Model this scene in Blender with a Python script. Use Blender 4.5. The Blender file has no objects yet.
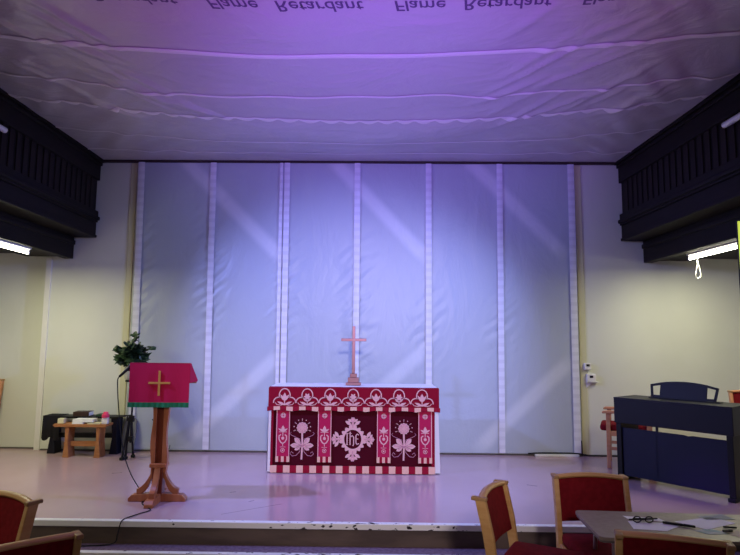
import bpy, bmesh, math, random
from math import sin, cos, pi, radians, sqrt, atan2
from mathutils import Vector, Matrix, Euler, noise
random.seed(7)
SC = bpy.context.scene
COL = SC.collection

# ------------------------------------------------------------------ materials
def new_mat(name):
    m = bpy.data.materials.new(name); m.use_nodes = True
    nt = m.node_tree
    return m, nt, nt.nodes['Principled BSDF']

def mat(name, col, rough=.6, spec=.4, metal=0.0, bump=None, vary=None, sheen=0.0):
    m, nt, b = new_mat(name)
    N, L = nt.nodes, nt.links
    b.inputs['Base Color'].default_value = (*col, 1)
    b.inputs['Roughness'].default_value = rough
    b.inputs['Specular IOR Level'].default_value = spec
    b.inputs['Metallic'].default_value = metal
    if sheen:
        b.inputs['Sheen Weight'].default_value = sheen
    tc = N.new('ShaderNodeTexCoord')
    if vary:                                   # (scale vec, second colour, low, high)
        sc, c2, lo, hi = vary
        mp = N.new('ShaderNodeMapping'); mp.inputs['Scale'].default_value = sc
        L.new(tc.outputs['Object'], mp.inputs['Vector'])
        no = N.new('ShaderNodeTexNoise'); no.inputs['Scale'].default_value = 1; no.inputs['Detail'].default_value = 5
        L.new(mp.outputs[0], no.inputs['Vector'])
        cr = N.new('ShaderNodeValToRGB')
        cr.color_ramp.elements[0].position = lo; cr.color_ramp.elements[0].color = (*col, 1)
        cr.color_ramp.elements[1].position = hi; cr.color_ramp.elements[1].color = (*c2, 1)
        L.new(no.outputs['Fac'], cr.inputs['Fac'])
        L.new(cr.outputs[0], b.inputs['Base Color'])
    if bump:                                   # (scale vec, strength, distance)
        sc, st, di = bump
        mp = N.new('ShaderNodeMapping'); mp.inputs['Scale'].default_value = sc
        L.new(tc.outputs['Object'], mp.inputs['Vector'])
        no = N.new('ShaderNodeTexNoise'); no.inputs['Scale'].default_value = 1; no.inputs['Detail'].default_value = 4
        L.new(mp.outputs[0], no.inputs['Vector'])
        bp = N.new('ShaderNodeBump'); bp.inputs['Strength'].default_value = st; bp.inputs['Distance'].default_value = di
        L.new(no.outputs['Fac'], bp.inputs['Height'])
        L.new(bp.outputs[0], b.inputs['Normal'])
    return m

def emit(name, col, strength):
    m, nt, b = new_mat(name)
    b.inputs['Base Color'].default_value = (*col, 1)
    b.inputs['Emission Color'].default_value = (*col, 1)
    b.inputs['Emission Strength'].default_value = strength
    return m

M = {}
M['cream'] = mat('cream_plaster', (.71, .725, .635), .7, .25, bump=((14, 14, 14), .08, .01), vary=((1.2, 1.2, 1.2), (.66, .675, .58), .4, .75))
M['yellow_paint'] = mat('yellowed_paint', (.62, .60, .36), .5, .3)
M['white_paint'] = mat('white_gloss_paint', (.78, .77, .72), .4, .5)
M['lino'] = mat('stage_lino', (.50, .345, .37), .17, .6, bump=((5, 5, 5), .03, .01), vary=((1.1, .7, 1), (.43, .29, .31), .35, .7))
M['carpet'] = mat('hall_carpet', (.20, .14, .18), .95, .1, bump=((260, 260, 260), .4, .004), vary=((40, 40, 40), (.15, .10, .13), .4, .6))
M['riser'] = mat('step_riser_brown', (.125, .088, .066), .55, .35, vary=((2, 2, 9), (.08, .056, .044), .4, .6))
M['dark_wood'] = mat('dark_stained_oak', (.011, .007, .0065), .6, .22, vary=((2, 2, 30), (.007, .0045, .004), .35, .65))
M['dark_wood_slat'] = mat('dark_stained_slats', (.016, .010, .009), .6, .22)
M['dark_trim'] = mat('dark_timber_trim', (.035, .022, .022), .6, .3)
M['skirt'] = mat('grey_brown_skirting', (.10, .085, .075), .6, .3)
M['oak'] = mat('light_beech', (.58, .34, .13), .42, .4, vary=((6, 6, 40), (.50, .27, .09), .35, .65))
M['oak_red'] = mat('orange_beech', (.62, .30, .15), .42, .4, vary=((6, 6, 40), (.54, .24, .11), .35, .65))
M['lectern_wood'] = mat('reddish_mahogany', (.43, .15, .055), .3, .5, vary=((20, 20, 3), (.33, .10, .035), .35, .65))
M['lectern_dark'] = mat('deep_mahogany', (.20, .045, .018), .3, .5, vary=((20, 20, 3), (.15, .03, .012), .35, .65))
M['table_wood'] = mat('pine_table_wood', (.44, .19, .07), .4, .4, vary=((4, 30, 30), (.36, .14, .045), .35, .65))
M['red_fab'] = mat('dark_red_upholstery', (.19, .008, .013), .9, .12, bump=((420, 420, 420), .3, .002), vary=((30, 30, 30), (.15, .006, .010), .4, .6))
M['crimson'] = mat('crimson_cloth', (.54, .010, .060), .8, .2, bump=((300, 300, 300), .2, .002))
M['velvet'] = mat('deep_red_velvet', (.065, .002, .008), .85, .1, bump=((200, 200, 200), .2, .002))
M['velvet_red'] = mat('red_velvet', (.26, .004, .020), .85, .12)
M['fringe_red'] = mat('red_fringe', (.30, .004, .024), .8, .2)
M['fringe_cream'] = mat('cream_pink_fringe', (.82, .49, .36), .8, .2)
M['pink'] = mat('crimson_pink_band', (.46, .010, .070), .75, .2, bump=((260, 260, 260), .2, .002))
M['thread'] = mat('pale_pink_embroidery', (.76, .43, .41), .7, .3, bump=((300, 300, 300), .4, .002))
M['thread_dim'] = mat('dusky_pink_embroidery', (.60, .26, .33), .7, .3)
M['linen'] = mat('white_linen', (.86, .84, .85), .8, .2, bump=((30, 30, 6), .12, .01))
M['gold'] = mat('gold_braid', (.72, .36, .07), .45, .5, metal=.25)
M['green'] = mat('green_fringe', (.020, .19, .075), .8, .2, bump=((200, 5, 5), .5, .004))
M['brass'] = mat('polished_brass', (.40, .20, .20), .38, .5, metal=.6)
M['black'] = mat('black_satin', (.006, .006, .007), .5, .25)
M['black_fab'] = mat('black_cloth', (.012, .011, .014), .9, .2, bump=((60, 60, 20), .4, .006))
M['navy'] = mat('navy_laminate', (.0045, .005, .013), .45, .3)
M['navy_panel'] = mat('blue_black_panel', (.004, .006, .026), .5, .3)
M['rubber'] = mat('black_rubber', (.008, .008, .009), .6, .3)
M['metal'] = mat('dull_chrome', (.55, .54, .55), .3, .5, metal=.9)
M['laminate'] = mat('grey_beige_laminate', (.29, .235, .185), .4, .45, vary=((30, 30, 30), (.25, .20, .155), .4, .6))
M['table_edge'] = mat('dark_table_edge', (.13, .11, .10), .5, .4)
M['paper'] = mat('white_paper', (.90, .90, .87), .8, .2)
M['paper_green'] = mat('pale_green_paper', (.38, .42, .38), .8, .2)
M['paper_teal'] = mat('teal_leaflet', (.20, .36, .38), .6, .3, vary=((14, 14, 1), (.42, .46, .42), .4, .6))
M['paper_cream'] = mat('cream_paper', (.72, .68, .42), .8, .2)
M['plastic_white'] = mat('white_plastic', (.78, .77, .74), .4, .5)
M['tube_off'] = mat('unlit_white_tube', (.80, .80, .82), .3, .5)
M['leaf'] = mat('dark_green_leaf', (.018, .045, .016), .4, .5, vary=((9, 9, 9), (.045, .085, .035), .4, .65))
M['stem'] = mat('brown_stem', (.05, .04, .02), .7, .3)
M['glass_vase'] = mat('grey_glazed_vase', (.50, .50, .42), .25, .5)
M['grey_fab'] = mat('grey_padded_fabric', (.20, .20, .17), .85, .2, bump=((80, 80, 80), .3, .003))
M['lav_fab'] = mat('lavender_lining', (.46, .45, .58), .8, .2)
M['pink_lid'] = mat('bright_pink_lid', (.85, .05, .16), .4, .5)
M['book_dark'] = mat('dark_book_cover', (.05, .025, .022), .6, .3)
M['book_green'] = mat('green_book_cover', (.03, .07, .04), .6, .3)
M['tube_on'] = emit('lit_fluorescent_tube', (1.0, .96, .78), 14)
M['screen'] = emit('lime_lit_screen', (.66, .80, .10), .85)
M['print'] = mat('dark_violet_print', (.10, .07, .16), .6, .3)
M['key_white'] = mat('ivory_keys', (.8, .79, .75), .3, .5)

def nosing_material():
    """white paint worn through to black in chips"""
    m, nt, b = new_mat('chipped_white_nosing')
    N, L = nt.nodes, nt.links
    b.inputs['Roughness'].default_value = .5
    tc = N.new('ShaderNodeTexCoord')
    mp = N.new('ShaderNodeMapping'); mp.inputs['Scale'].default_value = (17, 34, 34)
    L.new(tc.outputs['Object'], mp.inputs['Vector'])
    n1 = N.new('ShaderNodeTexNoise'); n1.inputs['Scale'].default_value = 1; n1.inputs['Detail'].default_value = 3
    L.new(mp.outputs[0], n1.inputs['Vector'])
    sp = N.new('ShaderNodeSeparateXYZ'); L.new(tc.outputs['Object'], sp.inputs[0])
    ab = N.new('ShaderNodeMath'); ab.operation = 'ADD'; ab.inputs[1].default_value = .05; L.new(sp.outputs['X'], ab.inputs[0])
    a2 = N.new('ShaderNodeMath'); a2.operation = 'ABSOLUTE'; L.new(ab.outputs[0], a2.inputs[0])
    mr = N.new('ShaderNodeMapRange'); mr.inputs['From Min'].default_value = 1.9; mr.inputs['From Max'].default_value = .4
    mr.inputs['To Min'].default_value = 0; mr.inputs['To Max'].default_value = .11; L.new(a2.outputs[0], mr.inputs['Value'])
    mu = N.new('ShaderNodeMath'); mu.operation = 'ADD'
    L.new(n1.outputs['Fac'], mu.inputs[0]); L.new(mr.outputs[0], mu.inputs[1])
    cr = N.new('ShaderNodeValToRGB')
    e = cr.color_ramp.elements
    e[0].position = .70; e[0].color = (.80, .79, .74, 1)
    e[1].position = .715; e[1].color = (.02, .015, .015, 1)
    L.new(mu.outputs[0], cr.inputs['Fac']); L.new(cr.outputs[0], b.inputs['Base Color'])
    return m
M['nosing'] = nosing_material()

def math_node(nt, op, a, b=None, c=None, clamp=False):
    n = nt.nodes.new('ShaderNodeMath'); n.operation = op; n.use_clamp = clamp
    for i, v in enumerate((a, b, c)):
        if v is None: continue
        if isinstance(v, (int, float)): n.inputs[i].default_value = v
        else: nt.links.new(v, n.inputs[i])
    return n.outputs[0]

def sheet_material(name, col, pale=None, segs=(), crinkle=(3, 3, 3), strength=.25, rough=.38, fine=26):
    """reinforced polythene sheeting: faint woven lines, crinkles, paler diagonal bands"""
    m, nt, b = new_mat(name)
    N, L = nt.nodes, nt.links
    b.inputs['Roughness'].default_value = rough
    b.inputs['Specular IOR Level'].default_value = .5
    b.inputs['Base Color'].default_value = (*col, 1)
    tc = N.new('ShaderNodeTexCoord')
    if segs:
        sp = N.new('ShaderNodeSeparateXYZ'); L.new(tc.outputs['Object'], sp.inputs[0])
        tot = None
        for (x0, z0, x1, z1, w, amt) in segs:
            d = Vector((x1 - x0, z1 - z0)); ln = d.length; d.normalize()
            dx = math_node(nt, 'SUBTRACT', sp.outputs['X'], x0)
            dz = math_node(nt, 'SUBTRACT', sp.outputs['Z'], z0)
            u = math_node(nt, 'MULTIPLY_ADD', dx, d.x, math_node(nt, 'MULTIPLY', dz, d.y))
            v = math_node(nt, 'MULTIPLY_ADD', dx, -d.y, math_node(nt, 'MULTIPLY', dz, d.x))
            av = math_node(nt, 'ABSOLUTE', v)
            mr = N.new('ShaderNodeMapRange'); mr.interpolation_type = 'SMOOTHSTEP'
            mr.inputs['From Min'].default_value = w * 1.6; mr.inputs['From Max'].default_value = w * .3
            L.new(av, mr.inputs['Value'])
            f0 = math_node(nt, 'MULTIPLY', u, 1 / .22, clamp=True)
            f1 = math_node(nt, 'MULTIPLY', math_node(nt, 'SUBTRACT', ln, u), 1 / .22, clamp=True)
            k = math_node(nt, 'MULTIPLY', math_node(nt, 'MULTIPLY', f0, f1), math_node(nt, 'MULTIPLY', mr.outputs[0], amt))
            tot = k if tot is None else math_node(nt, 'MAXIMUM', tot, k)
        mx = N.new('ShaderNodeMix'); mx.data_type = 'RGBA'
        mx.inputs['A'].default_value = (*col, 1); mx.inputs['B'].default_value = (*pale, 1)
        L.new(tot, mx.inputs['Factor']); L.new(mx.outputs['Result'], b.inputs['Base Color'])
    mp = N.new('ShaderNodeMapping'); mp.inputs['Scale'].default_value = crinkle
    mp.inputs['Rotation'].default_value = (0, .35, .25)
    L.new(tc.outputs['Object'], mp.inputs['Vector'])
    n1 = N.new('ShaderNodeTexNoise'); n1.inputs['Scale'].default_value = 1; n1.inputs['Detail'].default_value = 6; n1.inputs['Roughness'].default_value = .55
    n1.inputs['Distortion'].default_value = .6
    L.new(mp.outputs[0], n1.inputs['Vector'])
    bp = N.new('ShaderNodeBump'); bp.inputs['Strength'].default_value = strength; bp.inputs['Distance'].default_value = .05
    L.new(n1.outputs['Fac'], bp.inputs['Height'])
    L.new(bp.outputs[0], b.inputs['Normal'])
    return m
def scratches(m, lines, col):
    nt = m.node_tree; N, L = nt.nodes, nt.links; b = N['Principled BSDF']
    tc = N.new('ShaderNodeTexCoord'); sp = N.new('ShaderNodeSeparateXYZ'); L.new(tc.outputs['Object'], sp.inputs[0]); tot = None
    for (x0, y0, x1, y1, w) in lines:
        d = Vector((x1-x0, y1-y0)); ln = d.length; d.normalize()
        dx = math_node(nt, 'SUBTRACT', sp.outputs['X'], x0); dy = math_node(nt, 'SUBTRACT', sp.outputs['Y'], y0)
        u = math_node(nt, 'MULTIPLY_ADD', dx, d.x, math_node(nt, 'MULTIPLY', dy, d.y))
        v = math_node(nt, 'ABSOLUTE', math_node(nt, 'MULTIPLY_ADD', dx, -d.y, math_node(nt, 'MULTIPLY', dy, d.x)))
        k = math_node(nt, 'MULTIPLY', math_node(nt, 'LESS_THAN', v, w), math_node(nt, 'MULTIPLY', math_node(nt, 'GREATER_THAN', u, 0), math_node(nt, 'LESS_THAN', u, ln)))
        tot = k if tot is None else math_node(nt, 'MAXIMUM', tot, k)
    mx = N.new('ShaderNodeMix'); mx.data_type = 'RGBA'; src = b.inputs['Base Color'].links[0].from_socket
    L.new(src, mx.inputs['A']); mx.inputs['B'].default_value = (*col, 1)
    L.new(math_node(nt, 'MULTIPLY', tot, .7), mx.inputs['Factor']); L.new(mx.outputs['Result'], b.inputs['Base Color'])
scratches(M['lino'], [(-1.24, 4.83, -.80, 5.15, .004), (-1.34, 5.50, -1.29, 5.53, .008), (1.49, 5.92, 1.58, 5.87, .008), (-2.75, 6.2, -2.66, 6.24, .006), (-1.1, 5.2, -1.06, 5.25, .006)], (.06, .04, .07))
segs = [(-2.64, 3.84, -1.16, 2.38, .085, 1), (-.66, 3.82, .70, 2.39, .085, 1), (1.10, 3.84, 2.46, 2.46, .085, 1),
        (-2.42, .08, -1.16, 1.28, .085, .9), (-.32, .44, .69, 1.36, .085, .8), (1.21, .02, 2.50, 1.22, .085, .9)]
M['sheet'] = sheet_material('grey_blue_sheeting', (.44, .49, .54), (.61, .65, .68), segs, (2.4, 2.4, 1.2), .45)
M['band'] = None
def band_material():
    m, nt, b = new_mat('woven_white_band')
    N, L = nt.nodes, nt.links
    b.inputs['Roughness'].default_value = .45
    tc = N.new('ShaderNodeTexCoord')
    mp = N.new('ShaderNodeMapping'); L.new(tc.outputs['Object'], mp.inputs['Vector'])
    w = N.new('ShaderNodeTexWave'); w.wave_type = 'BANDS'; w.bands_direction = 'Z'; w.inputs['Scale'].default_value = 3.0
    w.inputs['Distortion'].default_value = .4
    L.new(mp.outputs[0], w.inputs['Vector'])
    cr = N.new('ShaderNodeValToRGB'); e = cr.color_ramp.elements
    e[0].position = .25; e[0].color = (.66, .67, .74, 1); e[1].position = .6; e[1].color = (.73, .74, .81, 1)
    L.new(w.outputs['Fac'], cr.inputs['Fac']); L.new(cr.outputs[0], b.inputs['Base Color'])
    return m
M['band'] = band_material()
M['ceil_sheet'] = sheet_material('grey_white_sheeting', (.46, .45, .50), None, (), (1.6, 2.2, 1.3), .7, .30)
M['ceil_band'] = mat('white_reinforced_band', (.72, .71, .75), .4, .4)

# ------------------------------------------------------------------ mesh helpers
class B:
    def __init__(self): self.bm = bmesh.new()
    def _merge(self, t, mtx=None):
        if mtx is not None: bmesh.ops.transform(t, matrix=mtx, verts=t.verts)
        me = bpy.data.meshes.new('tmp'); t.to_mesh(me); t.free()
        self.bm.from_mesh(me); bpy.data.meshes.remove(me)
        return self
    def box(self, x0, x1, y0, y1, z0, z1, bev=0.0, rot=None, seg=2):
        t = bmesh.new()
        bmesh.ops.create_cube(t, size=1)
        c = Vector(((x0+x1)/2, (y0+y1)/2, (z0+z1)/2))
        for v in t.verts: v.co = Vector((v.co.x*(x1-x0), v.co.y*(y1-y0), v.co.z*(z1-z0)))
        if bev: bmesh.ops.bevel(t, geom=t.edges[:], offset=bev, segments=seg, profile=.5, affect='EDGES')
        mt = Matrix.Translation(c)
        if rot: mt = mt @ Euler(rot).to_matrix().to_4x4()
        return self._merge(t, mt)
    def prism(self, pts, th, mtx=None, bev=0.0):
        """polygon in local XZ, extruded along +Y by th, centred on y=0"""
        t = bmesh.new()
        f = t.faces.new([t.verts.new((p[0], -th/2, p[1])) for p in pts])
        r = bmesh.ops.extrude_face_region(t, geom=[f])
        for v in r['geom']:
            if isinstance(v, bmesh.types.BMVert): v.co.y += th
        bmesh.ops.recalc_face_normals(t, faces=t.faces)
        if bev: bmesh.ops.bevel(t, geom=t.edges[:], offset=bev, segments=2, profile=.5, affect='EDGES')
        return self._merge(t, mtx)
    def tube(self, pts, r, seg=8, r1=None, closed=False):
        t = self.bm; pts = [Vector(p) for p in pts]; n = len(pts); rings = []
        up0 = None
        for i, p in enumerate(pts):
            d = (pts[min(i+1, n-1)] - pts[max(i-1, 0)])
            d.normalize()
            if up0 is None:
                up0 = Vector((0, 0, 1)) if abs(d.z) < .9 else Vector((1, 0, 0))
            a = d.cross(up0).normalized(); b = a.cross(d).normalized(); up0 = b
            rr = r if r1 is None else r + (r1 - r)*i/(n-1)
            rings.append([t.verts.new(p + (a*cos(2*pi*k/seg) + b*sin(2*pi*k/seg))*rr) for k in range(seg)])
        for i in range(n-1):
            for k in range(seg):
                t.faces.new((rings[i][k], rings[i][(k+1) % seg], rings[i+1][(k+1) % seg], rings[i+1][k]))
        t.faces.new(rings[0][::-1]); t.faces.new(rings[-1])
        return self
    def lathe(self, prof, c=(0, 0, 0), seg=20, mtx=None):
        t = bmesh.new(); rings = []
        for r, z in prof:
            rings.append([t.verts.new((r*cos(2*pi*k/seg), r*sin(2*pi*k/seg), z)) for k in range(seg)])
        for i in range(len(rings)-1):
            for k in range(seg):
                t.faces.new((rings[i][k], rings[i][(k+1) % seg], rings[i+1][(k+1) % seg], rings[i+1][k]))
        t.faces.new(rings[0][::-1]); t.faces.new(rings[-1])
        m = Matrix.Translation(Vector(c))
        return self._merge(t, m if mtx is None else m @ mtx)
    def ribbon(self, pts, w, th=.003, y=0.0, closed=False, z_off=0):
        """flat stroke in the XZ plane facing -Y, standing th proud of y"""
        t = self.bm; n = len(pts); P = [Vector((p[0], p[1])) for p in pts]
        fr, bk = [], []
        for i in range(n):
            if closed: d = P[(i+1) % n] - P[i-1]
            else: d = P[min(i+1, n-1)] - P[max(i-1, 0)]
            if d.length < 1e-9: d = Vector((1, 0))
            d.normalize(); nn = Vector((-d.y, d.x))
            a, b = P[i] + nn*w/2, P[i] - nn*w/2
            fr.append((t.verts.new((a.x, y-th, a.y)), t.verts.new((b.x, y-th, b.y))))
            bk.append((t.verts.new((a.x, y, a.y)), t.verts.new((b.x, y, b.y))))
        rng = range(n) if closed else range(n-1)
        for i in rng:
            j = (i+1) % n
            t.faces.new((fr[i][0], fr[j][0], fr[j][1], fr[i][1]))
            t.faces.new((fr[i][0], bk[i][0], bk[j][0], fr[j][0]))
            t.faces.new((fr[i][1], fr[j][1], bk[j][1], bk[i][1]))
        if not closed:
            for i in (0, n-1): t.faces.new((fr[i][0], fr[i][1], bk[i][1], bk[i][0]))
        return self
    def blob(self, pts, y=0.0, th=.003):
        return self.prism(pts, th, Matrix.Translation((0, y - th/2, 0)))
    def grid(self, nu, nv, fn, solid=0.0):
        t = bmesh.new()
        vs = [[t.verts.new(fn(i/(nu-1), j/(nv-1))) for j in range(nv)] for i in range(nu)]
        for i in range(nu-1):
            for j in range(nv-1):
                t.faces.new((vs[i][j], vs[i+1][j], vs[i+1][j+1], vs[i][j+1]))
        if solid:
            bmesh.ops.recalc_face_normals(t, faces=t.faces)
            bmesh.ops.solidify(t, geom=t.faces[:], thickness=solid)
        return self._merge(t)
    def build(self, name, m, parent=None, smooth=False, loc=None):
        bmesh.ops.recalc_face_normals(self.bm, faces=self.bm.faces)
        me = bpy.data.meshes.new(name); self.bm.to_mesh(me); self.bm.free()
        me.materials.append(m)
        if smooth:
            for p in me.polygons: p.use_smooth = True
            try: me.set_sharp_from_angle(angle=radians(40))
            except Exception: pass
        o = bpy.data.objects.new(name, me); COL.objects.link(o)
        if parent is not None: o.parent = parent
        if loc: o.location = loc
        return o

def strip(name, xa, xb, z0, z1, n, y, parent, th=.008, first=0, wave=0):
    """one continuous fringe strip of alternating cream and red blocks"""
    t = bmesh.new(); cols = []
    m = 4
    for k in range(n*m+1):
        x = xa+(xb-xa)*k/(n*m); s = wave*abs(sin(7*pi*(x-xa)/(xb-xa))); yy = y - .0015*sin(k*pi/2+.8)
        cols.append([t.verts.new(c) for c in ((x, yy-th, z0+s), (x, yy-th, z1+s*.3), (x, y, z1+s*.3), (x, y, z0+s))])
    for k in range(n*m):
        for i in range(4):
            f = t.faces.new((cols[k][i], cols[k+1][i], cols[k+1][(i+1) % 4], cols[k][(i+1) % 4]))
            f.material_index = (k//m + first) % 2
    t.faces.new(cols[0]); t.faces.new(cols[-1][::-1])
    bmesh.ops.recalc_face_normals(t, faces=t.faces)
    me = bpy.data.meshes.new(name); t.to_mesh(me); t.free()
    me.materials.append(M['fringe_cream']); me.materials.append(M['fringe_red'])
    o = bpy.data.objects.new(name, me); COL.objects.link(o); o.parent = parent
    return o

def thing(name, label, cat, loc=(0, 0, 0), rz=0.0, group=None):
    o = bpy.data.objects.new(name, None); COL.objects.link(o)
    o.location = loc; o.rotation_euler = (0, 0, rz); o.empty_display_size = .1
    return tag(o, label, cat, group)
def tag(o, label, cat, group=None):
    o['label'] = label; o['category'] = cat
    if group: o['group'] = group
    return o
def struct(o):
    o['kind'] = 'structure'; return o
def dup(o, loc, rz, label, parent=None):
    c = o.copy(); COL.objects.link(c)
    if parent is None:
        c.location = loc; c.rotation_euler = (0, 0, rz); c['label'] = label
    else: c.parent = parent
    for ch in list(o.children): dup(ch, None, None, None, c)
    return c
def smooth_path(pts, n=8):
    """Catmull-Rom through the points"""
    P = [Vector(p) for p in pts]; out = []
    for i in range(len(P)-1):
        p0, p1, p2, p3 = P[max(i-1, 0)], P[i], P[i+1], P[min(i+2, len(P)-1)]
        for k in range(n):
            t = k/n
            out.append(.5*((2*p1) + (p2-p0)*t + (2*p0-5*p1+4*p2-p3)*t*t + (3*p1-p0-3*p2+p3)*t**3))
    out.append(P[-1]); return out

# ------------------------------------------------------------------ the setting
WY = 7.42           # back wall
SE = 4.65           # front edge of the platform
FL = -.34           # hall floor
struct(B().box(-5.9, 5.9, -3.0, SE-.19, FL-.1, FL).build('floor', M['carpet']))
struct(B().box(-5.9, 5.9, SE, 7.7, -.34, 0).build('floor_stage', M['lino']))
struct(B().box(-5.9, 5.9, SE-.012, SE, -.17, -.045).build('trim_1', M['riser']))
struct(B().box(-5.9, 5.9, SE-.032, SE+.022, -.042, .003, .004).build('trim_2', M['nosing']))
struct(B().box(-5.9, 5.9, SE-.19, SE, FL, -.17).build('floor_step', M['carpet']))
struct(B().box(-5.9, 5.9, SE-.215, SE-.165, -.212, -.167, .004).build('trim_3', M['nosing']))
struct(B().box(-5.9, 5.9, SE-.2, SE-.19, FL, -.212).build('trim_4', M['riser']))
struct(B().box(-4.28, 5.9, WY, WY+.2, 0, 4.6).build('wall_back', M['cream']))
struct(B().box(-5.9, -4.28, WY+.09, WY+.2, 0, 4.6).build('wall_back_recess', M['cream']))
struct(B().box(-4.285, -4.215, WY-.022, WY+.09, 0, 2.43, .004).build('trim_5', M['white_paint']))
struct(B().box(-6.0, -5.9, -3, 7.62, FL, 4.6).build('wall_left', M['cream']))
struct(B().box(5.9, 6.0, -3, 7.62, FL, 4.6).build('wall_right', M['cream']))
struct(B().box(-6.0, 6.0, -3, 7.62, 4.6, 4.7).build('ceiling', M['white_paint']))
struct(B().box(-3.66, 3.16, WY-.05, WY, 3.705, 3.755, .004).build('trim_6', M['dark_trim']))
struct(B().box(-3.245, -3.165, WY-.012, WY, 0, 3.70, .003).build('trim_7', M['yellow_paint']))
struct(B().box(2.565, 2.645, WY-.012, WY, 0, 3.70, .003).build('trim_8', M['yellow_paint']))
struct(B().box(-4.2, 5.9, WY-.02, WY, 0, .016).build('baseboard_back', M['skirt']))
struct(B().box(-5.9, -4.29, WY+.07, WY+.09, 0, .016).build('baseboard_recess', M['skirt']))

# ------------------------------------------------------------------ galleries
def gallery(side, label):
    s = 1 if side == 'r' else -1
    x0 = 3.135 if s > 0 else -3.655
    rz = radians(1.45) if s > 0 else radians(1.75)
    t = thing('gallery', label, 'balcony', (x0, WY, 0), rz)
    # local: +X outward (mirrored for the left), y from 0 (wall) towards the hall (negative)
    Y0, Y1 = -7.6, -.004
    def bx(b, xa, xb, za, zb, bev=.006, ya=Y0, yb=Y1):
        a, c = sorted((s*xa, s*xb)); b.box(a, c, ya, yb, za, zb, bev); return b
    bx(bx(bx(B(), -.05, .10, 3.70, 3.80), -.025, .06, 3.655, 3.70, .01), .0, .10, 3.46, 3.66).build('top_rail', M['dark_wood'], t)
    bx(B(), .035, .09, 3.02, 3.66).build('back_panel', M['dark_wood'], t)
    b = B(); y = -.12
    while y > -6.6:
        bx(b, .022, .036, 3.05, 3.47, .006, y-.075, y); y -= .125
    b.build('slats', M['dark_wood_slat'], t)
    b = bx(bx(B(), -.005, .10, 2.90, 3.05, .008), -.03, .02, 2.925, 2.975, .012)
    b.build('moulding', M['dark_wood'], t)
    bx(bx(B(), .015, .10, 2.72, 2.90), .0, .3, 2.70, 2.735, .006).build('fascia', M['dark_wood'], t)
    bx(bx(bx(B(), .285, .40, 2.42, 2.71, .008), .265, .30, 2.60, 2.66, .012), .30, .9, 2.447, 2.458).build('beam', M['dark_wood'], t)
    b = B(); a, c = sorted((s*.40, s*(5.86-abs(x0)-.25)))
    b.box(a, c, Y0, -.2, 2.455, 2.50); b.build('soffit', M['dark_wood'], t)
    return t
gallery('l', 'black-stained timber gallery above the low table and lectern side')
gallery('r', 'black-stained timber gallery above the piano side')

def batten(loc, rz, label):
    t = thing('fluorescent_light', label, 'light', loc, rz, 'fluorescent battens under the galleries')
    L_ = 1.52
    B().box(-.03, .03, -L_, 0, .035, .062, .006).build('housing', M['plastic_white'], t)
    for y in (-.015, -L_+.015):
        B().box(-.014, .014, y-.012, y+.012, -.02, .04, .004).build('lamp_holder', M['plastic_white'], t)
    B().tube([(0, -.03, 0), (0, -L_+.03, 0)], .0165, 12).build('tube', M['tube_on'], t, True)
    return t
fl = batten((-3.985, 6.52, 2.361), radians(1.75), 'lit fluorescent batten without a pull cord, under the gallery opposite the piano')
fr = batten((3.655, 6.78, 2.384), radians(1.45), 'lit fluorescent batten with a white pull cord loop, under the gallery')
cordpts = [(0, -.17, .03), (0, -.17, -.04), (.012, -.17, -.10), (.026, -.17, -.17), (.028, -.17, -.215), (.014, -.17, -.24),
           (-.012, -.17, -.24), (-.026, -.17, -.215), (-.022, -.17, -.17), (-.006, -.17, -.10), (0, -.17, -.05)]
B().tube(smooth_path(cordpts, 5), .0035, 6).build('pull_cord', M['plastic_white'], fr, True)

def uplight(loc, rz, label):
    t = thing('tube_lamp', label, 'light', loc, rz, 'unlit tube lamps on the gallery fronts')
    B().tube([(0, 0, 0), (0, -.012, 0), (0, -1.2, 0)], .028, 12).build('tube', M['tube_off'], t, True)
    for y in (-.15, -1.05):
        B().box(-.012, .012, y-.01, y+.01, -.02, .02).build('clip', M['dark_wood'], t)
    return t
uplight((-3.60, 5.37, 3.385), radians(1.75), 'unlit white tube lamp on the gallery front opposite the piano')
uplight((3.165, 5.16, 3.385), radians(1.45), 'unlit white tube lamp on the gallery front above the piano')

# ------------------------------------------------------------------ overhead sheet
def sag(x, y):
    s = min(max((7.42-y)/2.0, 0), 1); s = s*s*(3-2*s)*.9 + .1*s
    xn = min(abs(x+.25)/3.38, 1)
    return .27*s*(1-xn*xn)
FOLDS = []
_r = random.Random(5)
for sx in (1, -1):
    for k in range(16):
        xa = _r.uniform(1.1, 2.5); ya = _r.uniform(3.5, 5.3); ln = _r.uniform(.5, 1.1); an = radians(_r.uniform(38, 62))
        cx_ = -.25
        FOLDS.append((cx_+sx*xa, ya+ln*.5*sin(an), cx_+sx*(xa+ln*cos(an)), ya-ln*.5*sin(an), _r.uniform(.010, .026), _r.uniform(.022, .05)))
def ceil_z(x, y):
    w = noise.noise(Vector((x*.9, y*1.6, 3)))*.022
    # slanting tension creases towards the two sides
    ed = min(max((abs(x+.25)-1.2)/1.6, 0), 1)
    sg = 1 if x > -.25 else -1
    w += ed*.034*noise.noise(Vector(((x*sg*1.1 - y*.9)*4.2, (x*sg+y)*.55, 9)))
    for (fx0, fy0, fx1, fy1, hh, ww) in FOLDS:
        ddx, ddy = fx1-fx0, fy1-fy0; l2 = ddx*ddx+ddy*ddy; t = ((x-fx0)*ddx+(y-fy0)*ddy)/l2
        if -.1 < t < 1.1:
            dd = abs((x-fx0)*ddy-(y-fy0)*ddx)/sqrt(l2)
            if dd < ww*3: w -= hh*math.exp(-(dd/ww)**2)*max(0, sin(pi*min(max((t+.1)/1.2, 0), 1)))
    k = min((7.40-y)/.5, 1)
    e = min((3.38-abs(x+.25))/.25, 1)
    return 3.735 - sag(x, y) + w*max(k, 0)*max(e, 0)
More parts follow.
